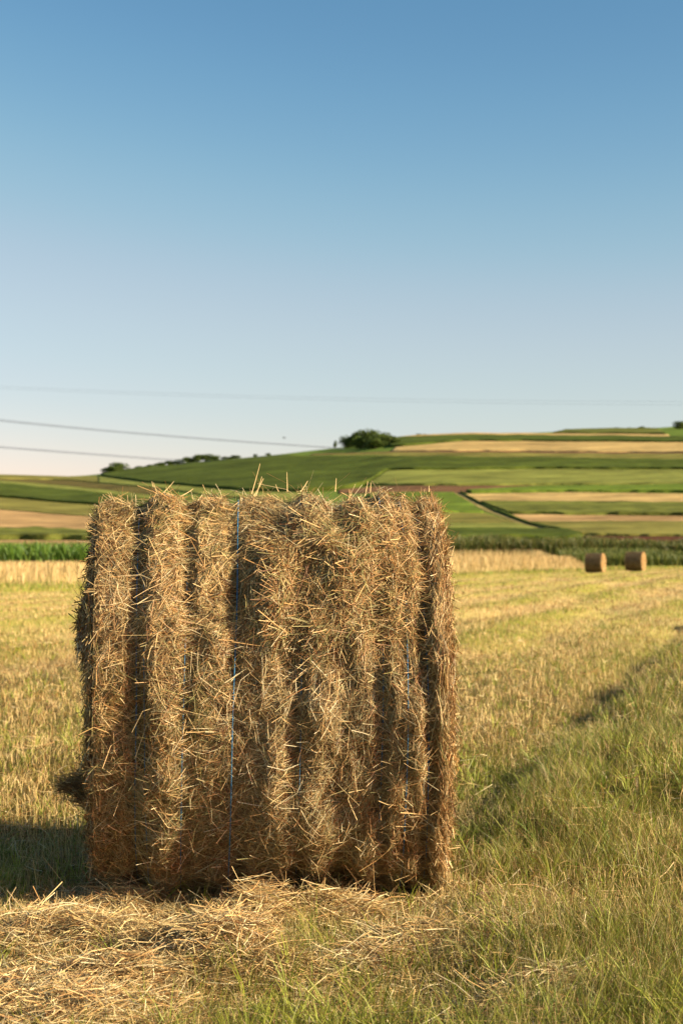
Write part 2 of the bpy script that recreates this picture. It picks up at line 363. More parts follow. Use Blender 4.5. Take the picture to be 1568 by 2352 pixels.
field('crop_field', 'thin stubble strip behind the tall green maize on the left', 'stubble field', Lf((-300, 794), (0, 798), (430, 802), (700, 802)), Lf((-300, 850), (0, 850), (430, 850), (700, 850)), 'orange', 0.15)

# ------------------------------------------------------------------ standing crops in the valley: a ragged mass with leaves
def in_poly(x, y, P):
    P = np.array(P); r = np.zeros(len(x), bool); j = len(P) - 1
    for i in range(len(P)):
        c = ((P[i, 1] > y) != (P[j, 1] > y)) & (x < (P[j, 0] - P[i, 0]) * (y - P[i, 1]) / (P[j, 1] - P[i, 1] + 1e-12) + P[i, 0])
        r ^= c; j = i
    return r
def standing(name, label, cat, poly, hfun, n, width, cols, lean=0.15, core=True, edge_n=0):
    P = np.array(poly, float)
    x = rng.uniform(P[:, 0].min(), P[:, 0].max(), n * 3); y = rng.uniform(P[:, 1].min(), P[:, 1].max(), n * 3)
    k = in_poly(x, y, P); x = x[k][:n]; y = y[k][:n]
    if edge_n:                                   # extra stalks along the boundary
        d = np.roll(P, -1, 0) - P; L = np.hypot(*d.T); pick = rng.choice(len(P), edge_n, p=L / L.sum()); t = rng.uniform(0, 1, edge_n)
        e = P[pick] + d[pick] * t[:, None] + rng.normal(size=(edge_n, 2)) * 0.25
        x = np.concatenate([x, e[:, 0]]); y = np.concatenate([y, e[:, 1]])
    h = hfun(x, y) * rng.uniform(0.75, 1.12, len(x)) * (1 + 0.08 * N1(x * 0.5, y * 0.5))
    z = ground_z(x, y)
    c = np.array([sl(q) for q in cols])[rng.integers(0, len(cols), len(x))] * rng.uniform(0.75, 1.2, (len(x), 1))
    parts = [blades(x, y, z, h, width * rng.uniform(0.6, 1.3, len(x)), lean * h * rng.uniform(0.2, 1.5, len(x)), rng.uniform(0, 2 * PI, len(x)), c, 2, 0.3)]
    V, F, K = merge(parts)
    o = mesh(name, V, F, M['grass'], col=K, smooth=False)
    return tag(o, label, cat, kind='stuff')
wheat = [(-60, 46), (-10, 51), (20.5, 116), (24, 175), (-90, 175)]
standing('wheat', 'standing pale wheat in front of the green hill foot', 'wheat', wheat, lambda x, y: (0.78 + 0.42 * sstep(-12, 4, x)) * (0.15 + 0.85 * sstep(-1, 16, y - np.maximum(50, 54 + 61 * (x + 8) / 28) + 3 * N1(x * 0.3, y * 0.1))), 90000, 0.05,
         [[0.82, 0.72, 0.48], [0.80, 0.68, 0.44], [0.85, 0.76, 0.53]], edge_n=9000)
maize = [(-80, 118), (-4, 118), (-4, 130), (-80, 130)]
standing('maize', 'tall green maize behind the wheat left of the large bale', 'maize', maize, lambda x, y: 2.35 + 0 * x, 16000, 0.16,
         [[0.36, 0.50, 0.16], [0.30, 0.44, 0.12], [0.46, 0.58, 0.22]], lean=0.3)
reeds = [(-4, 176), (90, 176), (90, 184), (-4, 184)]
standing('reeds', 'tall olive reeds in a band along the hill foot', 'reeds', reeds, lambda x, y: (2.4 - 0.5 * sstep(20, 45, x)) * (1 + 0.2 * N3(x * 0.25, y)), 45000, 0.13,
         [[0.42, 0.44, 0.20], [0.36, 0.40, 0.16], [0.50, 0.48, 0.26], [0.31, 0.38, 0.14]], lean=0.25)
scrub = [(24, 150), (80, 150), (80, 166), (25, 166)]
standing('weed_bank', 'dark green weedy bank behind the two far bales', 'weeds', scrub, lambda x, y: 1.45 + 0.35 * N2(x * 0.2, y * 0.2), 34000, 0.13,
         [[0.34, 0.41, 0.15], [0.41, 0.46, 0.18], [0.48, 0.50, 0.24]], lean=0.3)

# ------------------------------------------------------------------ trees on the skyline
def tree_mesh(seed, W, H, low=0.1):
    r = np.random.default_rng(seed)
    k = r.integers(9, 14)
    cen = np.stack([r.uniform(-0.32, 0.32, k) * W, r.uniform(-0.32, 0.32, k) * W, r.uniform(low + 0.12, 0.78, k) ** 1.0 * H], 1)
    rad = r.uniform(0.22, 0.34, k) * min(W, H)
    n = 1500; idx = r.integers(0, k, n)
    d = nrm(r.normal(size=(n, 3))); rr = rad[idx] * r.uniform(0.55, 1.1, n) ** 0.5
    P = cen[idx] + d * rr[:, None]; P[:, 2] = np.clip(P[:, 2], low * H, None)
    sz = r.uniform(0.2, 0.5, n) * (H / 7) ** 0.5
    a = nrm(r.normal(size=(n, 3))); b = nrm(np.cross(a, d + r.normal(size=(n, 3)) * 0.7))
    a = nrm(np.cross(b, d + 0.3 * a))
    V = np.stack([P - a * sz[:, None], P - b * sz[:, None] * 0.6, P + a * sz[:, None], P + b * sz[:, None] * 0.6], 1).reshape(-1, 3)
    F = np.arange(n * 4).reshape(-1, 4)
    clump = r.uniform(0.75, 1.25, k)[idx][:, None]
    col = sl([0.31, 0.38, 0.15]) * clump * r.uniform(0.7, 1.3, (n, 1))
    return V, F, np.repeat(col, 4, axis=0)
protos = {}
def tree(px, py, wpx, hpx, label, cat='tree', name='tree', seed=0, group='trees along the skyline', back=0.0):
    """base of the tree at photo pixel (px, py) on the crest, wpx x hpx photo pixels large"""
    X, Y = hit(px, py); X = float(X); Y = float(Y)
    X += X / Y * back; Y += back
    s = Y / 3267; W = wpx * s; H = hpx * s
    key = (name, seed % 4)
    z = float(ground_z(X, Y))
    if key not in protos:
        r = empty(name, (X, Y, z))
        V, F, K = tree_mesh(seed % 4 + (20 if name == 'bush' else 3), 6, 6, 0.02)
        c = mesh('crown', V, F, M['leaf'], r, K, smooth=False)
        tv, tf = tube([(0, 0, -0.6), (0.05, 0, 1.2), (0.0, 0.1, 2.8), (0.3, 0, 4.2)], np.array([0.30, 0.22, 0.16, 0.06]), 7)
        parts = [(tv, tf)]
        for a in range(4):
            an = a * 1.7 + seed; parts.append(tube([(0, 0, 1.4 + a * 0.4), (math.cos(an) * 0.9, math.sin(an) * 0.9, 2.6 + a * 0.3), (math.cos(an) * 1.5, math.sin(an) * 1.5, 3.6 + a * 0.3)], np.array([0.13, 0.08, 0.03]), 5))
        V2, F2, _ = merge([(v, f, (1, 1, 1)) for v, f in parts])
        t = mesh('trunk', V2, F2, M['bark'], r)
        protos[key] = r
    else:
        src = protos[key]; r = src.copy(); COL.objects.link(r)
        for ch in src.children:
            q = ch.copy(); COL.objects.link(q); q.parent = r
    r.location = (X, Y, z); r.scale = (W / 6, W / 6, H / 6); r.rotation_euler = (0, 0, seed * 1.3)
    tag(r, label, cat, group)
    return r
G1 = 'trees of the dark clump on the crest'
spec = [(800, 1028, 40, 26), (820, 1026, 46, 34), (846, 1024, 54, 38), (872, 1024, 48, 34), (892, 1023, 40, 26), (908, 1022, 26, 16), (832, 1030, 44, 28), (862, 1030, 50, 26)]
nm = ['leftmost tree of the dark clump on the crest', 'second tree from the left in the crest clump', 'tallest tree in the middle of the crest clump',
      'rounded tree right of the tallest in the crest clump', 'tree near the right end of the crest clump', 'smallest tree at the right end of the crest clump',
      'low tree in front of the left half of the crest clump', 'low tree in front of the right half of the crest clump']
for i, (a, b, c, d) in enumerate(spec): tree(a, b, c, d, nm[i], seed=i, group=G1)
tree(770, 1029, 9, 17, 'lone narrow small tree left of the crest clump', seed=1)
tree(250, 1088, 32, 18, 'left half of the round bush pair on the left skyline', 'bush', 'bush', 2, 'bushes along the skyline')
tree(272, 1086, 46, 26, 'largest round bush standing alone on the left skyline', 'bush', 'bush', 0, 'bushes along the skyline')
tree(1562, 985, 34, 18, 'dark tree cut off by the right edge of the photo', seed=2)
hb = [(322, 1078, 26, 9), (345, 1074, 26, 10), (368, 1071, 28, 12), (390, 1068, 26, 12), (412, 1065, 28, 14), (432, 1062, 30, 18), (452, 1060, 30, 20), (474, 1058, 34, 18), (494, 1057, 24, 14), (520, 1056, 24, 9), (540, 1054, 24, 9), (585, 1049, 12, 6), (615, 1046, 14, 6)]
ht = ['first low bush of the hedgerow right of the round bush', 'second bush of the hedgerow climbing the left skyline', 'third bush of the hedgerow climbing the left skyline', 'fourth bush of the hedgerow climbing the left skyline',
      'fifth bush of the hedgerow, before its tall part', 'tall bush starting the high part of the hedgerow', 'tallest bush of the hedgerow above the large bale', 'wide tall bush right of the tallest in the hedgerow',
      'last tall bush of the hedgerow before the low ones', 'low bush right of the tall part of the hedgerow', 'rightmost low bush of the continuous hedgerow', 'small lone bush on the skyline right of the hedgerow', 'small lone bush on the skyline farthest from the hedgerow']
for i, (a, b, c, d) in enumerate(hb): tree(a, b, c, d, ht[i], 'bush', 'bush', i, 'bushes of the hedgerow')
lb = [(365, 1104, 18, 5), (385, 1106, 20, 6), (402, 1108, 20, 7), (418, 1110, 18, 8), (433, 1112, 14, 9)]
ln = ['leftmost low bush in the line above the bale\'s second ridge', 'second low bush in the line across the green field', 'middle low bush in the line across the green field', 'fourth low bush in the line across the green field', 'rightmost low bush in the line across the green field']
for i, (a, b, c, d) in enumerate(lb): tree(a, b, c, d, ln[i], 'bush', 'bush', i + 1, 'low bushes in the green field')
cb = [(962, 998, 14, 5), (975, 998, 10, 4), (1300, 990, 14, 6), (1312, 990, 12, 5), (1415, 987, 16, 6), (1445, 986, 12, 5), (1472, 985, 16, 6)]
cn = ['small bush on the crest right of the tree clump', 'tiny bush beside it on the crest right of the clump', 'small bush on the right crest, first of its pair', 'small bush on the right crest, second of its pair', 'first of three small bushes on the far right crest', 'second and smallest of three bushes on the far right crest', 'third of three small bushes on the far right crest']
for i, (a, b, c, d) in enumerate(cb): tree(a, b, c, d, cn[i], 'bush', 'bush', i, 'small bushes on the right crest')

# ------------------------------------------------------------------ power lines and a bird
def cable(label, pts, r):
    """pts: (px, py, distance)"""
    P = []
    for px, py, d in pts:
        u, e = ray(px, py); P.append((u * d, d, HC + e * d))
    P = np.array(P, float); k = np.linspace(0, 1, len(P)); q = np.linspace(0, 1, 60)
    co = [np.polyfit(k, P[:, i], 2) for i in range(3)]
    path = np.stack([np.polyval(co[i], q) for i in range(3)], 1)
    V, F = tube(path, r, 6)
    o = mesh('power_line', V, F, M['cable'])
    return tag(o, label, 'power line', 'power lines over the valley')
cable('middle power line, lower wire of its pair', [(-180, 946, 170), (300, 995.5, 200), (790, 1031, 235)], 0.038)
cable('middle power line, upper wire of its pair', [(-180, 942.5, 170), (300, 992.5, 200), (790, 1029, 235)], 0.038)
cable('lowest power line, lower wire of its pair', [(-180, 1014, 170), (150, 1040.0, 200), (420, 1060, 235)], 0.038)
cable('lowest power line, upper wire of its pair', [(-180, 1011, 170), (150, 1037.0, 200), (420, 1057, 235)], 0.038)
cable('highest faint power line, lower wire of its pair', [(-200, 881, 330), (700, 917.5, 330), (1750, 930, 330)], 0.016)
cable('highest faint power line, upper wire of its pair', [(-200, 876, 330), (700, 911.5, 330), (1750, 922, 330)], 0.016)
def bird():
    u, e = ray(652, 1006); d = 150; c = np.array([u * d, d, HC + e * d])
    root = empty('bird', c)
    V, F = tube([(-0.14, 0, 0.0), (-0.06, 0, 0.01), (0.06, 0, 0.012), (0.15, 0, 0.0), (0.2, 0, -0.005)], np.array([0.005, 0.04, 0.045, 0.02, 0.004]), 8)
    mesh('body', V, F, M['bird'], root)
    for s in (-1, 1):
        W = np.array([[-0.05, 0, 0.02], [0.06, 0, 0.02], [0.02 + 0.04, s * 0.22, 0.09], [-0.04, s * 0.22, 0.09], [0.0 + 0.02, s * 0.42, 0.05], [-0.01, s * 0.42, 0.05]])
        W2 = W - np.array([0, 0, 0.012])
        V = np.concatenate([W, W2]); F = np.array([[0, 1, 2, 3], [3, 2, 4, 5], [6, 9, 8, 7], [9, 11, 10, 8], [0, 3, 9, 6], [3, 5, 11, 9], [1, 7, 8, 2], [2, 8, 10, 4]])
        mesh('wing', V, F, M['bird'], root)
    root.rotation_euler = (0.1, 0.05, 0.5)
    tag(root, 'tiny dark bird gliding in the pale sky left of the crest clump', 'bird')
bird()

# ------------------------------------------------------------------ round bale
STRAW = np.array([sl(c) for c in ([0.88, 0.77, 0.53], [0.82, 0.68, 0.44], [0.72, 0.56, 0.34], [0.56, 0.41, 0.24], [0.93, 0.86, 0.66], [0.67, 0.62, 0.40], [0.46, 0.31, 0.18], [0.75, 0.69, 0.47])])
GREENH = np.array([sl(c) for c in ([0.62, 0.60, 0.36], [0.70, 0.67, 0.44], [0.55, 0.52, 0.30])])
def straw_cols(n, p=None, dark=1.0):
    p = p if p is not None else [0.17, 0.20, 0.20, 0.15, 0.08, 0.07, 0.07, 0.06]
    return STRAW[rng.choice(8, n, p=p)] * rng.uniform(0.5, 1.32, (n, 1)) * dark

BR = 0.617; BC = np.array([0.0, 4.75, 0.622])
def a_left(th): return -0.81 + 0.085 * np.cos(th)
def a_right(th): return 0.315 + 0.0 * th
#          fraction, depth, half width
GROOVE = [(0.128, 0.054, 0.024), (0.268, 0.038, 0.020), (0.405, 0.040, 0.020), (0.572, 0.036, 0.030), (0.700, 0.050, 0.030), (0.812, 0.034, 0.018), (0.885, 0.024, 0.014), (0.940, 0.042, 0.015)]
def bale_r(f, th):
    """radius of the near bale at axial fraction f (0 left, 1 right) and angle th (0 front, +90 deg top)"""
    f = np.asarray(f, float); th = np.asarray(th, float)
    ff = f + (0.008 + 0.014 * sstep(0.45, 0.6, f)) * N3(th * 2.6, f * 3 + 9, 2) + 0.012 * np.sin(th) * (f > 0.3)
    tang = np.exp(-((f - 0.70) / 0.15) ** 2 - ((th - 0.72) / 0.42) ** 2)
    mid = 1 - 0.75 * tang
    r = BR + 0.012 + 0 * f
    for c, d, wd in GROOVE:
        dd = d * (0.85 + 0.75 * N1(th * 1.7 + c * 30, c * 50))
        r = r - dd * np.exp(-((ff - c) / wd) ** 2) * np.where(c > 0.5, mid, 1)
    r = r + 0.028 * tang + (0.012 + 0.030 * sstep(0.35, 0.6, f)) * N2(f * 8, th * 2.8, 3) + 0.021 * N4(f * 20, th * 9, 3)
    r = r - 0.020 * sstep(0.135, 0.11, f) + 0.010 * np.exp(-((f - 0.2) / 0.05) ** 2)
    e = np.minimum(f, 1 - f)
    r = r - 0.012 * sstep(0.022, 0.0, e)
    low = np.exp(-((f - 0.57) / 0.07) ** 2 - ((th + 0.55) / 0.35) ** 2) * 0.035 + np.exp(-((f - 0.78) / 0.06) ** 2 - ((th + 0.7) / 0.25) ** 2) * 0.03
    r = r + low
    return r
def bale_P(f, th, off=0.0):
    r = bale_r(f, th) + off
    x = a_left(th) * (1 - f) + a_right(th) * f
    z = r * np.sin(th); z = np.maximum(z, -0.615)
    return np.stack([BC[0] + x, BC[1] - r * np.cos(th), BC[2] + z], -1)
def end_x(side, q, th):
    """bulging end face: q 0 centre .. 1 rim"""
    b = 0.018 * (1 - q ** 2.2) + 0.016 * N2(q * np.cos(th) * 4 + 7 * side, q * np.sin(th) * 4, 3) * (1 - 0.5 * q)
    if side < 0:
        lump = 0.040 * np.exp(-((q * np.sin(th) - 0.40) / 0.17) ** 2 - ((q * np.cos(th) - 0.15) / 0.5) ** 2)
        return a_left(th) * q + (-0.81) * (1 - q) + 0.01 - b * 0.8 - lump
    return 0.328 - 0.012 + b * 0.25
def end_P(side, q, th, off=0.0):
    r = (bale_r(0.0 if side < 0 else 1.0, th) + 0.0) * q
    x = end_x(side, q, th) + side * off
    z = np.maximum(r * np.sin(th), -0.615)
    return np.stack([BC[0] + x, BC[1] - r * np.cos(th), BC[2] + z], -1)

TW = ((0.124, 0.000), (0.150, -0.012), (0.258, 0.010), (0.398, 0.014), (0.812, 0.012), (0.880, 0.004), (0.938, -0.006))
def near_bale():
    root = empty('hay_bale', (0, 0, 0))
    tag(root, 'large round hay bale in the foreground, ribbed, tied with blue twine', 'hay bale')
    parts = []
    nf, nth = 260, 300
    f = np.linspace(0, 1, nf); th = np.linspace(-PI, PI, nth)
    F_, T_ = np.meshgrid(f, th, indexing='ij')
    V = bale_P(F_, T_, -0.012)
    core = sl([0.22, 0.155, 0.09])  # hay brown darkened to stand for shade between the straws
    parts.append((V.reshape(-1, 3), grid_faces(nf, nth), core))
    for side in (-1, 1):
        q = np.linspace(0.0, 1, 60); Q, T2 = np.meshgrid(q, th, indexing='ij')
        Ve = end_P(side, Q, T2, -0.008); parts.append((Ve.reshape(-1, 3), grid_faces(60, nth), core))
    V, F, K = merge(parts)
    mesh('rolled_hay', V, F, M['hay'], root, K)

    # the straws that make its surface
    out = []
    def layer(n, thr, Lr, Wr, offr, tilt, pal=None, frange=(0, 1), dark=1.0, bendk=0.25, oblique=0.0, kinkp=0.0, seg=3, dirpow=None):
        f = rng.uniform(*frange, n); th = rng.uniform(*thr, n)
        off = rng.uniform(*offr, n)
        for tf, td in TW:
            nr = (np.abs(f - tf - td * np.sin(th)) < 0.012) & (rng.uniform(0, 1, n) < 0.75)
            off = np.where(nr, np.minimum(off, 0.002), off)
        P = bale_P(f, th, off)
        eps = 1e-3
        dF = bale_P(f + eps, th, off) - P; dT = bale_P(f, th + eps, off) - P
        dF = nrm(dF); dT = nrm(dT); Nn = nrm(np.cross(dF, dT)); Nn = np.where((Nn[:, 1:2] * -np.cos(th)[:, None] + Nn[:, 2:3] * np.sin(th)[:, None]) < 0, -Nn, Nn)
        # matted flow: a direction field that drifts over the bale, plus scatter
        flow = 1.1 * N1(f * 5 + 3, th * 2.2, 2) * PI / 2 + oblique
        ang = flow + rng.normal(size=n) * 0.75
        vert = sstep(0.945, 0.97, f); ang = ang * (1 - vert) + (PI / 2 + rng.normal(size=n) * 0.28) * vert
        D = dF * np.cos(ang)[:, None] + dT * np.sin(ang)[:, None]
        L = rng.uniform(*Lr, n) * rng.uniform(0.6, 1.2, n)
        ti = rng.normal(size=n) * tilt
        D = nrm(D + Nn * ti[:, None])
        gv = 0 * f
        for c, d, wd in GROOVE: gv = np.maximum(gv, np.exp(-((f - c) / (wd * 1.1)) ** 2))
        D = nrm(D - dF * (np.sum(D * dF, 1) * gv * 0.75)[:, None] + dT * (gv * 0.3 * np.sign(np.sum(D * dT, 1) + 1e-9))[:, None])
        # keep long pieces from reaching past the ends
        room = np.minimum(f, 1 - f) * 1.14 + 0.02
        L = np.where(abs(D[:, 0]) * L * 0.5 > room, np.maximum(room * 2 / np.maximum(abs(D[:, 0]), 0.2), 0.03), L)
        facing = nrm(Nn + 0.75 * rng.normal(size=(n, 3)))
        edge_d = np.min([np.abs(f - c) / 1.0 + wd * 0.6 for c, d, wd in GROOVE], axis=0) * 1.14
        ax_ = np.abs(np.sum(D * dF, 1)) * L * 0.5
        if Lr[1] < 0.3: L = np.where(ax_ > edge_d * 2.0, L * np.maximum(edge_d * 2.0 / np.maximum(ax_, 1e-4), 0.5), L)
        W = rng.uniform(*Wr, n) * 0.85
        bend = nrm(rng.normal(size=(n, 3))) * (bendk * L * rng.uniform(0, 1, n))[:, None]
        bend -= Nn * np.sum(bend * Nn, 1, keepdims=True) * 0.6
        comp = np.abs(np.sum(D * dT, 1)) ** 2
        ci = -Nn * (comp / (2 * BR))[:, None]
        green = np.clip(0.12 + 0.35 * N3(f * 4.2 + 2, th * 1.9, 2), 0, 0.6)
        green = np.maximum(green, 0.55 * np.exp(-((f - 0.29) / 0.05) ** 2 - ((th - 0.0) / 0.35) ** 2) + 0.5 * np.exp(-((f - 0.73) / 0.08) ** 2 - ((th - 0.85) / 0.25) ** 2))
        col = straw_cols(n, pal, dark); gm = rng.uniform(0, 1, n) < green
        col[gm] = GREENH[rng.integers(0, 3, gm.sum())] * rng.uniform(0.75, 1.1, (gm.sum(), 1))
        warm = 1 + 0.12 * N4(f * 3, th * 1.5)[:, None] * np.array([0.3, -0.3, -1.0]); col = col * warm
        k = None
        if kinkp:
            kk = (rng.uniform(0, 1, n) < kinkp) * L * 0.9; k = nrm(np.cross(D, Nn) + 0.3 * rng.normal(size=(n, 3))) * kk[:, None]
        out.append(ribbons(P, D, facing, L, W, bend, col, seg, curve_in=ci, kink=k))
    def matted(n, thr, Lr, Wr, offr, tilt, pal=None, frange=(0, 1), dark=1.0, curl=5.0, oblique=0.0, scat=0.7, seg=4):
        f = rng.uniform(*frange, n); th = rng.uniform(*thr, n); L = rng.uniform(*Lr, n); W = rng.uniform(*Wr, n) * 0.86
        gv = 0 * f
        for c, d, wd in GROOVE: gv = np.maximum(gv, np.exp(-((f - c) / (wd * 1.2)) ** 2))
        rid = np.floor(np.searchsorted([g[0] for g in GROOVE], f))
        flow = 1.3 * N1(rid * 3.7 + f * 3, th * 2.4, 2) * PI / 2 + oblique
        ang = flow + rng.normal(size=n) * scat
        tgt = np.where(np.sin(ang) >= 0, PI / 2, -PI / 2) + rng.normal(size=n) * 0.3
        vert = np.maximum(sstep(0.945, 0.97, f), gv * 0.7 * (rng.uniform(0, 1, n) < 0.8)); ang = ang * (1 - vert) + tgt * vert
        off0 = rng.uniform(*offr, n)
        for tf, td in TW: off0 = np.where((np.abs(f - tf - td * np.sin(th)) < 0.011) & (rng.uniform(0, 1, n) < 0.85), np.minimum(off0, 0.002), off0)
        k1 = rng.normal(size=n) * curl; tl = rng.normal(size=n) * tilt
        face = rng.normal(size=(n, 3)) * 0.7
        V = np.empty((n, seg + 1, 2, 3)); C_ = []
        for k in range(seg + 1):
            t = (k / seg - 0.5) * L; a = ang + k1 * t * 0.5
            fk = f + np.cos(a) * t / 1.125; tk = th + np.sin(a) * t / 0.63
            over = np.maximum(fk - 0.995, 0.005 - fk).clip(0); fk = np.clip(fk, 0.005, 0.995)
            C_.append(bale_P(fk, tk, off0 + tl * t - over * 0.5))
        for k in range(seg + 1):
            T = nrm(C_[min(k + 1, seg)] - C_[max(k - 1, 0)])
            fc = face + np.stack([0 * th, -np.cos(th), np.sin(th)], 1)
            B = nrm(np.cross(T, fc)); ww = (W * (1 - 0.45 * k / seg) * 0.5)[:, None]
            V[:, k, 0] = C_[k] - B * ww; V[:, k, 1] = C_[k] + B * ww
        a = (np.arange(n) * (seg + 1) * 2)[:, None] + np.arange(seg)[None, :] * 2
        F = np.stack([a, a + 1, a + 3, a + 2], 2).reshape(-1, 4)
        green = np.clip(0.10 + 0.35 * N3(f * 4.2 + 2, th * 1.9, 2), 0, 0.6)
        green = np.maximum(green, 0.55 * np.exp(-((f - 0.29) / 0.05) ** 2 - (th / 0.35) ** 2) + 0.5 * np.exp(-((f - 0.73) / 0.08) ** 2 - ((th - 0.85) / 0.25) ** 2))
        col = straw_cols(n, pal, dark); gm = rng.uniform(0, 1, n) < green
        col[gm] = GREENH[rng.integers(0, 3, gm.sum())] * rng.uniform(0.7, 1.1, (gm.sum(), 1)) * dark
        col = col * (1 + 0.15 * N4(f * 3, th * 1.5)[:, None] * np.array([0.3, -0.3, -1.0]))
        out.append((V.reshape(-1, 3), F, np.repeat(col, (seg + 1) * 2, axis=0)))
    vis = (-1.25, 2.0)
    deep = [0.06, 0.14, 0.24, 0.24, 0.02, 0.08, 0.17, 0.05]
    matted(78000, vis, (0.05, 0.15), (0.0016, 0.0036), (-0.014, 0.002), 0.03, deep, dark=0.46)  # innermost straws: shade of the gaps put into their colour
    matted(74000, vis, (0.06, 0.22), (0.0014, 0.0031), (-0.004, 0.012), 0.06, dark=0.84, seg=5)
    matted(32000, vis, (0.07, 0.25), (0.0012, 0.0028), (0.004, 0.018), 0.12, curl=9.0, dark=0.9, seg=5, pal=[0.26, 0.22, 0.14, 0.08, 0.16, 0.06, 0.03, 0.05])
    layer(12000, vis, (0.05, 0.14), (0.0011, 0.0022), (-0.002, 0.012), 0.2, bendk=0.6, seg=4)
    layer(1500, vis, (0.12, 0.27), (0.0016, 0.0032), (0.004, 0.016), 0.06, [0.35, 0.2, 0.1, 0.05, 0.25, 0.03, 0.0, 0.02], bendk=0.10, kinkp=0.25, seg=4)
    layer(1100, vis, (0.05, 0.13), (0.0012, 0.0022), (0.012, 0.025), 0.8, bendk=0.5)
    layer(26000, (2.0, 2 * PI - 1.25), (0.06, 0.18), (0.003, 0.006), (-0.012, 0.014), 0.16)
    # ridge tops where hay is combed obliquely (second and third ridge, upper part)
    matted(11000, (0.3, 1.5), (0.07, 0.18), (0.0016, 0.0032), (0.002, 0.018), 0.08, [0.3, 0.25, 0.12, 0.08, 0.15, 0.05, 0.02, 0.03], (0.14, 0.41), oblique=0.9, scat=0.35)
    # tangled mass on the upper right
    layer(7000, (0.35, 1.15), (0.07, 0.2), (0.0016, 0.0032), (0.004, 0.03), 0.2, None, (0.52, 0.90), bendk=0.7, seg=4)
    matted(9000, (0.35, 1.15), (0.08, 0.22), (0.0016, 0.0032), (0.01, 0.034), 0.1, None, (0.52, 0.90), curl=12)
    for side, n in ((-1, 15000), (1, 12000)):
        q = np.sqrt(rng.uniform(0, 1, n)); th = rng.uniform(-PI, PI, n)
        P = end_P(side, q, th, rng.uniform(-0.008, 0.018 if side < 0 else 0.010, n))
        tan = np.stack([np.zeros(n), np.sin(th), np.cos(th)], 1); radv = np.stack([np.zeros(n), -np.cos(th), np.sin(th)], 1)
        ax = np.array([[side, 0, 0.0]]); an = rng.normal(size=n) * 0.55
        D = nrm(tan * np.cos(an)[:, None] + radv * np.sin(an)[:, None] + ax * (rng.normal(size=n) * 0.22)[:, None])
        L = rng.uniform(0.05, 0.16, n); L = np.minimum(L, (1.03 - q) * 1.3 + 0.05)
        out.append(ribbons(P, D, nrm(ax + 0.7 * rng.normal(size=(n, 3))), L, rng.uniform(0.002, 0.004, n), nrm(rng.normal(size=(n, 3))) * 0.15 * L[:, None], straw_cols(n, None, 0.9)))
    # hairs along the right rim and standing stalks on top
    n = 1500; th = rng.uniform(-0.9, 1.7, n); f = rng.uniform(0.975, 1.0, n)
    P = bale_P(f, th, 0.002); D = nrm(np.stack([rng.uniform(0.1, 0.9, n), -np.cos(th) * 0.5 + 0.5 * rng.normal(size=n), 0.9 * rng.normal(size=n)], 1))
    out.append(ribbons(P, D, nrm(rng.normal(size=(n, 3))), rng.uniform(0.03, 0.10, n), rng.uniform(0.0012, 0.0024, n), rng.normal(size=(n, 3)) * 0.006, straw_cols(n)))
    n = 900; th = rng.uniform(1.2, 1.75, n); f = rng.uniform(0.0, 1.0, n)
    P = bale_P(f, th, 0.012); D = nrm(np.stack([rng.normal(size=n) * 0.8, rng.normal(size=n) * 0.3, rng.uniform(0.2, 1, n)], 1))
    out.append(ribbons(P, D, nrm(rng.normal(size=(n, 3))), rng.uniform(0.03, 0.11, n), rng.uniform(0.0010, 0.0022, n), rng.normal(size=(n, 3)) * 0.014, straw_cols(n)))
    # single long stalks seen against the hill
    def stalk(px0, py0, px1, py1, wd=0.003, kx=0, d=4.66):
        a = ray(px0, py0); b = ray(px1, py1)
        A = np.array([a[0] * d, d, HC + a[1] * d]); B = np.array([b[0] * d, d + 0.03, HC + b[1] * d])
        out.append(ribbons(((A + B) / 2)[None], (B - A)[None], np.array([[0.3, -1, 0.2]]), np.array([np.linalg.norm(B - A)]), np.array([wd]), np.array([[kx, 0, 0.004]]), STRAW[[0]], 4, 0.6))
    for s in ((578, 1135, 596, 1064), (583, 1140, 604, 1098), (588, 1140, 600, 1094), (350, 1160, 363, 1150), (372, 1135, 397, 1105), (352, 1120, 346, 1105), (362, 1135, 350, 1108), (660, 1130, 658, 1084),
              (690, 1130, 706, 1104), (850, 1135, 852, 1108), (838, 1140, 845, 1105), (985, 1130, 986, 1115), (770, 1130, 772, 1098), (640, 1130, 632, 1112), (415, 1140, 442, 1122), (255, 1150, 232, 1135), (268, 1160, 250, 1130)):
        stalk(*s)
    for s in ((1022, 1330, 1045, 1255, 0.003, 0, 4.3), (1030, 1420, 1045, 1330, 0.003, 0, 4.25), (1025, 1310, 1028, 1288, 0.004, 0, 4.3), (215, 1590, 165, 1485, 0.003, 0, 4.4), (220, 1620, 140, 1655, 0.003, 0, 4.3), (215, 1598, 150, 1590, 0.0016, 0, 4.4),
              (1035, 1608, 1052, 1600, 0.003, 0, 4.2), (1140 - 100, 1640, 1058, 1642, 0.003, 0, 4.2), (225, 1200, 195, 1213, 0.004, 0, 4.5), (220, 1188, 188, 1180, 0.002, 0, 4.6)):
        stalk(*s)
    # tuft low on the left end, its shade painted into the straw colour
    n = 900
    c = np.array([-0.845, 4.5, 0.335]); t = rng.uniform(0, 1, n) ** 1.3
    ax = nrm(np.array([-0.085, 0.0, 0.012]))
    spread = (0.034 * (1 - t) + 0.006)[:, None]
    P = np.array([-0.785, 4.52, 0.34]) + np.array([-0.085, -0.03, 0.02]) * t[:, None] + rng.normal(size=(n, 3)) * spread * np.array([0.4, 0.6, 1.0])
    D = nrm(ax + rng.normal(size=(n, 3)) * 0.5)
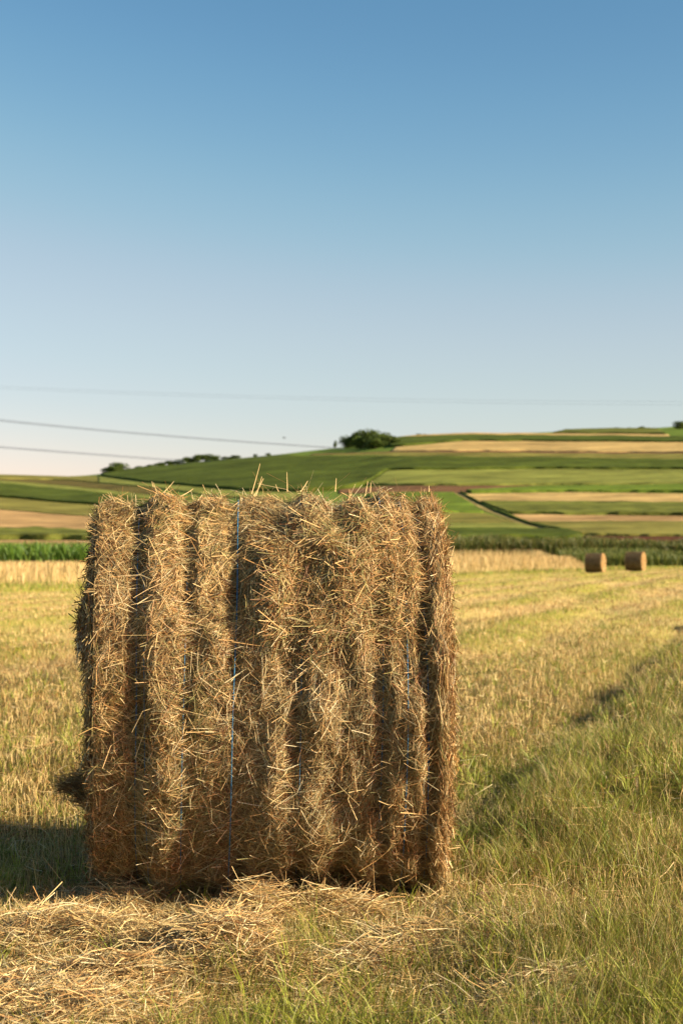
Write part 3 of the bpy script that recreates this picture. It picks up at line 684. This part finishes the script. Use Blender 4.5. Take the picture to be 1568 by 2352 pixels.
    tv = ribbons(P, D, nrm(rng.normal(size=(n, 3))), rng.uniform(0.04, 0.13, n), rng.uniform(0.0012, 0.0024, n), rng.normal(size=(n, 3)) * 0.01, straw_cols(n, None, 0.7))
    tuft = mesh('hay_tuft', tv[0], tv[1], M['straw'], root, tv[2], smooth=False); tuft['label'] = 'dark tuft sticking out low on the left end'
    V, F, K = merge(out)
    V[:, 2] = np.maximum(V[:, 2], 0.0)
    o = mesh('straw', V, F, M['straw'], root, K, smooth=False)
    o['kind'] = 'stuff'
    # twine
    for f0, drift, r, lift in ((0.124, 0.000, 0.0012, 0.024), (0.150, -0.012, 0.0009, 0.016), (0.258, 0.010, 0.0011, 0.020), (0.398, 0.014, 0.0015, 0.030), (0.585, 0.01, 0.0010, 0.02), (0.812, 0.012, 0.0011, 0.022), (0.880, 0.004, 0.0013, 0.022), (0.938, -0.006, 0.0014, 0.022)):
        th = np.linspace(-PI, PI, 400)
        fx = f0 + drift * np.sin(th) + 0.002 * N1(th * 2, f0 * 77)
        P = bale_P(fx, th, 0.0)
        rr = np.hypot(P[:, 1] - BC[1], P[:, 2] - BC[2]); k = np.ones(31) / 31
        sm = np.convolve(np.pad(rr, 15, mode='wrap'), k, 'valid') + lift
        P[:, 1] = BC[1] - sm * np.cos(th); P[:, 2] = np.maximum(BC[2] + sm * np.sin(th), 0.01)
        V, F = tube(P, r, 5)
        mesh('twine', V, F, M['twine'], root)
near_bale()

# ------------------------------------------------------------------ the two far bales
def far_bale(px, py, seed, label, yaw, hpx=45):
    u, e = ray(px, py); d = HC / -e; x = u * d; y = d
    z = float(ground_z(x, y)); s = hpx * d / 3267 / 1.3
    r = np.random.default_rng(seed)
    root = empty('hay_bale', (x, y, z), yaw); root.scale = (s, s, s)
    tag(root, label, 'hay bale', 'far hay bales in the mown field')
    n, m = 40, 72; a = np.linspace(-0.53, 0.53, n); th = np.linspace(-PI, PI, m); A, T = np.meshgrid(a, th, indexing='ij')
    def rad(A, T): return 0.65 - 0.008 * np.exp(-((np.abs(A) - 0.53) / 0.03) ** 2) + 0.012 * np.cos(A * 40) + 0.015 * N2(A * 9 + seed, T * 4, 2)
    def at(A, T, o=0):
        rr = rad(A, T) + o; return np.stack([A, -rr * np.cos(T), 0.65 + rr * np.sin(T)], -1)
    core = sl([0.36, 0.28, 0.18])  # core and side straws coloured dark, imitating the side turned from the sun
    parts = [(at(A, T).reshape(-1, 3), grid_faces(n, m), core)]
    k = 9000; aa = r.uniform(-0.52, 0.52, k); tt = r.uniform(-PI, PI, k); an = r.normal(size=k) * 0.9
    dT = np.stack([np.zeros(k), np.sin(tt), np.cos(tt)], 1); D = np.stack([np.cos(an), 0 * an, 0 * an], 1) + dT * np.sin(an)[:, None]
    Nn = np.stack([0 * tt, -np.cos(tt), np.sin(tt)], 1)
    L = r.uniform(0.06, 0.2, k); L = np.minimum(L, (0.57 - abs(aa)) * 2 + 0.04)
    parts.append(ribbons(at(aa, tt, r.uniform(-0.006, 0.009, k)), D, nrm(Nn + 0.25 * r.normal(size=(k, 3))), L, r.uniform(0.006, 0.014, k), r.normal(size=(k, 3)) * 0.01, straw_cols(k, None, 0.48) * np.array([0.95, 1.0, 1.1])))
    V, F, K = merge(parts); mesh('rolled_hay', V, F, M['straw'], root, K)
    for side in (-1, 1):
        q = np.linspace(0, 1, 16); Q, T2 = np.meshgrid(q, th, indexing='ij'); rr = rad(side * 0.53, T2) * Q
        E = np.stack([side * (0.53 + 0.05 * (1 - Q ** 2) + 0.012 * N3(rr * 9, T2 * 3)), -rr * np.cos(T2), 0.65 + rr * np.sin(T2)], -1)
        parts = [(E.reshape(-1, 3), grid_faces(16, m), sl([0.80, 0.66, 0.42]))]  # end and its straws paler than the side: sunlight painted into the colour
        k = 3500; q = np.sqrt(r.uniform(0, 1, k)); t2 = r.uniform(-PI, PI, k)
        P = np.stack([side * (0.545 + 0.05 * (1 - q ** 2)), -0.65 * q * np.cos(t2), 0.65 + 0.65 * q * np.sin(t2)], 1)
        tn = np.stack([0 * q, np.sin(t2), np.cos(t2)], 1)
        parts.append(ribbons(P, nrm(tn + 0.4 * r.normal(size=(k, 3))), nrm(np.array([[side, 0, 0.0]]) + 0.4 * r.normal(size=(k, 3))), r.uniform(0.05, 0.15, k), r.uniform(0.006, 0.013, k), r.normal(size=(k, 3)) * 0.005, straw_cols(k, None, 1.35)))
        V, F, K = merge(parts); mesh('end_face', V, F, M['straw'], root, K)
far_bale(1367, 1316, 3, 'left one of the two small far bales, at the end of the wheat', math.radians(-25))
far_bale(1459, 1312, 5, 'right one of the two small far bales, nearer the photo edge', math.radians(-26))

# ------------------------------------------------------------------ grass and loose hay on the field
def scatter(n, dmin, dmax, umax=0.30):
    d = np.exp(rng.uniform(math.log(dmin), math.log(dmax), n)); u = rng.uniform(-umax, umax, n)
    return u * d + rng.normal(size=n) * 0.05, d
def under_bale(x, y): return (x > -0.80) & (x < 0.31) & (y > 4.42) & (y < 5.1)

def build_stubble():
    x, y = scatter(280000, 2.7, 140); g = greenness(x, y); h = hayness(x, y)
    keep = (rng.uniform(0, 1, len(x)) > g * 0.92) & ~under_bale(x, y) & ~in_poly(x, y, wheat)
    keep &= rng.uniform(0, 1, len(x)) > h * 0.5
    x, y, g = x[keep], y[keep], g[keep]; n = len(x)
    m = ridge_mask(x, y)
    hh = (0.045 + 0.04 * rng.uniform(0, 1, n) ** 2 + 0.03 * m * rng.uniform(0, 1, n)) * (1 + 0.35 * N1(x * 1.3, y * 1.3)) * (1 + 0.25 * sstep(10, 60, y))
    tall = rng.uniform(0, 1, n) < 0.012; hh[tall] *= 2.0
    c = DRY * rng.uniform(0.62, 1.10, (n, 1)); c2 = rng.uniform(0, 1, n) < 0.25
    c[c2] = sl([0.66, 0.50, 0.27]) * rng.uniform(0.7, 1.1, (c2.sum(), 1))
    c = c * (1 + 0.38 * N3(swath(x, y) * 1.0, y * 0.14, 3) * sstep(5, 11, y) + 0.2 * N4(x * 1.5, y * 1.2, 2))[:, None]
    W = 0.0021 * (np.maximum(y, 3) / 4.0) ** 0.82 * rng.uniform(0.6, 1.3, n)
    V, F, K = blades(x, y, ground_z(x, y), hh, W, hh * np.abs(rng.normal(size=n)) * 0.45, rng.uniform(0, 2 * PI, n), c, 2, 0.5)
    o = mesh('stubble', V, F, M['grass'], col=K, smooth=False); tag(o, 'dry golden stubble covering the mown field', 'stubble', kind='stuff')
build_stubble()
def build_grass():
    x, y = scatter(300000, 2.7, 140); g = greenness(x, y); h = hayness(x, y); m = ridge_mask(x, y)
    keep = (rng.uniform(0, 1, len(x)) < (0.10 + g * 1.0) * (1 - 0.75 * m * sstep(-0.05, -0.45, N2(x * 2.4, y * 1.6, 2)))) & ~under_bale(x, y) & ~in_poly(x, y, wheat)
    keep &= rng.uniform(0, 1, len(x)) > h * 0.6
    x, y, g, m = x[keep], y[keep], g[keep], m[keep]; n = len(x)
    cl = 0.5 + 0.5 * N2(x * 2.4, y * 1.6, 2)
    tuft = np.exp(-((x + 0.09) / 0.13) ** 2 - ((y - 3.88) / 0.16) ** 2)
    hh = (0.035 + 0.04 * g + m * (0.015 + 0.085 * cl) + 0.07 * tuft) * rng.uniform(0.5, 1.3, n)
    margin = np.exp(-((x - (-8 + 28 * (y - 54) / 61)) / 4.0) ** 2) * sstep(30, 50, y); hh = hh * (1 + 2.5 * margin)
    mix = np.clip(rng.normal(0.30, 0.35, n) + 0.8 * N3(x * 1.7, y * 1.7, 2), 0, 1)[:, None]
    c = (GRN * (1 - mix) + sl([0.62, 0.60, 0.28]) * mix); c = c * (1 + 0.22 * sstep(12, 40, y))[:, None]; lu = rng.uniform(0, 1, n) < 0.24 + 0.3 * margin
    c[lu] = LUSH; c = c * rng.uniform(0.4, 1.25, (n, 1)) * (1 + 0.35 * m * N4(x * 1.2, y * 0.9, 2))[:, None]
    dead = rng.uniform(0, 1, n) < 0.24; c[dead] = DRY * rng.uniform(0.35, 0.95, (dead.sum(), 1))
    W = 0.0022 * (np.maximum(y, 3) / 4.0) ** 0.9 * rng.uniform(0.4, 1.0, n) ** 1.0 * np.where(rng.uniform(0, 1, n) < 0.1, 2.0, 1.0)
    fl = 2.5 * PI * N1(x * 2.6 + 40, y * 2.0, 2) + rng.normal(size=n) * 1.3
    ex = (rng.uniform(0, 1, n) < 0.012) & (y < 9); hh[ex] *= 1.7
    B1 = blades(x, y, ground_z(x, y), hh, W, hh * (0.1 + 0.8 * rng.uniform(0, 1, n) ** 1.5 + 0.35 * m * cl), fl, c, 3, 0.1)
    # broad-leaved tufts
    cx, cy = scatter(2600, 2.8, 16); kg = rng.uniform(0, 1, len(cx)) < greenness(cx, cy) * (1 - hayness(cx, cy)); kg &= ~under_bale(cx, cy); cx, cy = cx[kg], cy[kg]
    q = 11; n = len(cx) * q; az = rng.uniform(0, 2 * PI, n); rr = rng.uniform(0, 0.018, n)
    x = np.repeat(cx, q) + rr * np.cos(az); y = np.repeat(cy, q) + rr * np.sin(az); sz = np.repeat(rng.uniform(0.06, 0.15, len(cx)), q)
    hh = sz * rng.uniform(0.5, 1.1, n); cc = np.repeat((LUSH * 0.35 + GRN * 0.65)[None], n, 0) * np.repeat(rng.uniform(0.6, 1.25, (len(cx), 1)), q, 0) * rng.uniform(0.8, 1.2, (n, 1))
    B2 = blades(x, y, ground_z(x, y), hh, rng.uniform(0.003, 0.0055, n) * (np.maximum(y, 4) / 4) ** 0.5, hh * rng.uniform(0.2, 1.0, n), az, cc, 3, 0.1)
    V, F, K = merge([B1, B2])
    o = mesh('grass', V, F, M['grass'], col=K, smooth=False); tag(o, 'green grass growing through the mown field', 'grass', kind='stuff')
build_grass()
def build_loose_hay():
    out = []
    def lay(n, X, Yy, Lr, Wr, lift, tilt, mode=1.0, pal=None, kp=0.1):
        x = rng.uniform(*X, n * 4); y = rng.uniform(*Yy, n * 4); h = hayness(x, y)
        k = rng.uniform(0, 1, len(x)) < h ** mode; x, y, h = x[k][:n], y[k][:n], h[k][:n]; n = len(x)
        cz = np.clip(N2(x * 3.6 + 50, y * 4.5, 3) + 0.15, 0, 1); z = ground_z(x, y) + 0.004 + h * (0.11 * cz + lift * (0.25 + cz) * rng.uniform(0, 1, n))
        an = rng.uniform(0, 2 * PI, n); D = nrm(np.stack([np.cos(an) * 1.3, np.sin(an), rng.normal(size=n) * tilt], 1))
        L = rng.uniform(*Lr, n); up = nrm(np.array([[0, -0.3, 1.0]]) + np.array([[0.35, -0.2, 0]]) + rng.normal(size=(n, 3)) * 0.8)
        kk = nrm(np.cross(D, up)) * ((rng.uniform(0, 1, n) < kp) * L * 0.8)[:, None]
        out.append(ribbons(np.stack([x, y, z], 1), D, up, L, rng.uniform(*Wr, n), nrm(rng.normal(size=(n, 3))) * (L * 0.38)[:, None], straw_cols(n, pal or [0.24, 0.24, 0.14, 0.08, 0.14, 0.06, 0.03, 0.07], 1.1), 4, kink=kk))
    lay(28000, (-1.5, 0.9), (2.9, 5.0), (0.05, 0.16), (0.0014, 0.0030), 0.05, 0.18)
    lay(14000, (-1.2, 0.6), (3.6, 4.6), (0.06, 0.2), (0.0014, 0.0030), 0.09, 0.30)
    lay(450, (-1.4, 0.8), (2.9, 4.5), (0.08, 0.18), (0.0015, 0.0026), 0.07, 0.22, pal=[0.35, 0.2, 0.1, 0.05, 0.25, 0.03, 0.0, 0.02], kp=0.3)
    # thin litter over the rest of the field
    x, y = scatter(16000, 2.7, 20); k = ~under_bale(x, y); x, y = x[k], y[k]; n = len(x); an = rng.uniform(0, 2 * PI, n)
    D = nrm(np.stack([np.cos(an), np.sin(an), rng.normal(size=n) * 0.25], 1)); L = rng.uniform(0.04, 0.16, n)
    out.append(ribbons(np.stack([x, y, ground_z(x, y) + rng.uniform(0.01, 0.05, n)], 1), D, nrm(np.array([[0, 0, 1.0]]) + rng.normal(size=(n, 3)) * 0.6), L, 0.0022 * (np.maximum(y, 3) / 4) ** 0.7 * rng.uniform(0.7, 1.3, n), rng.normal(size=(n, 3)) * 0.012, straw_cols(n)))
    V, F, K = merge(out)
    o = mesh('loose_hay', V, F, M['straw'], col=K, smooth=False); tag(o, 'loose dry hay spilled on the grass in front of the large bale', 'loose hay', kind='stuff')
build_loose_hay()
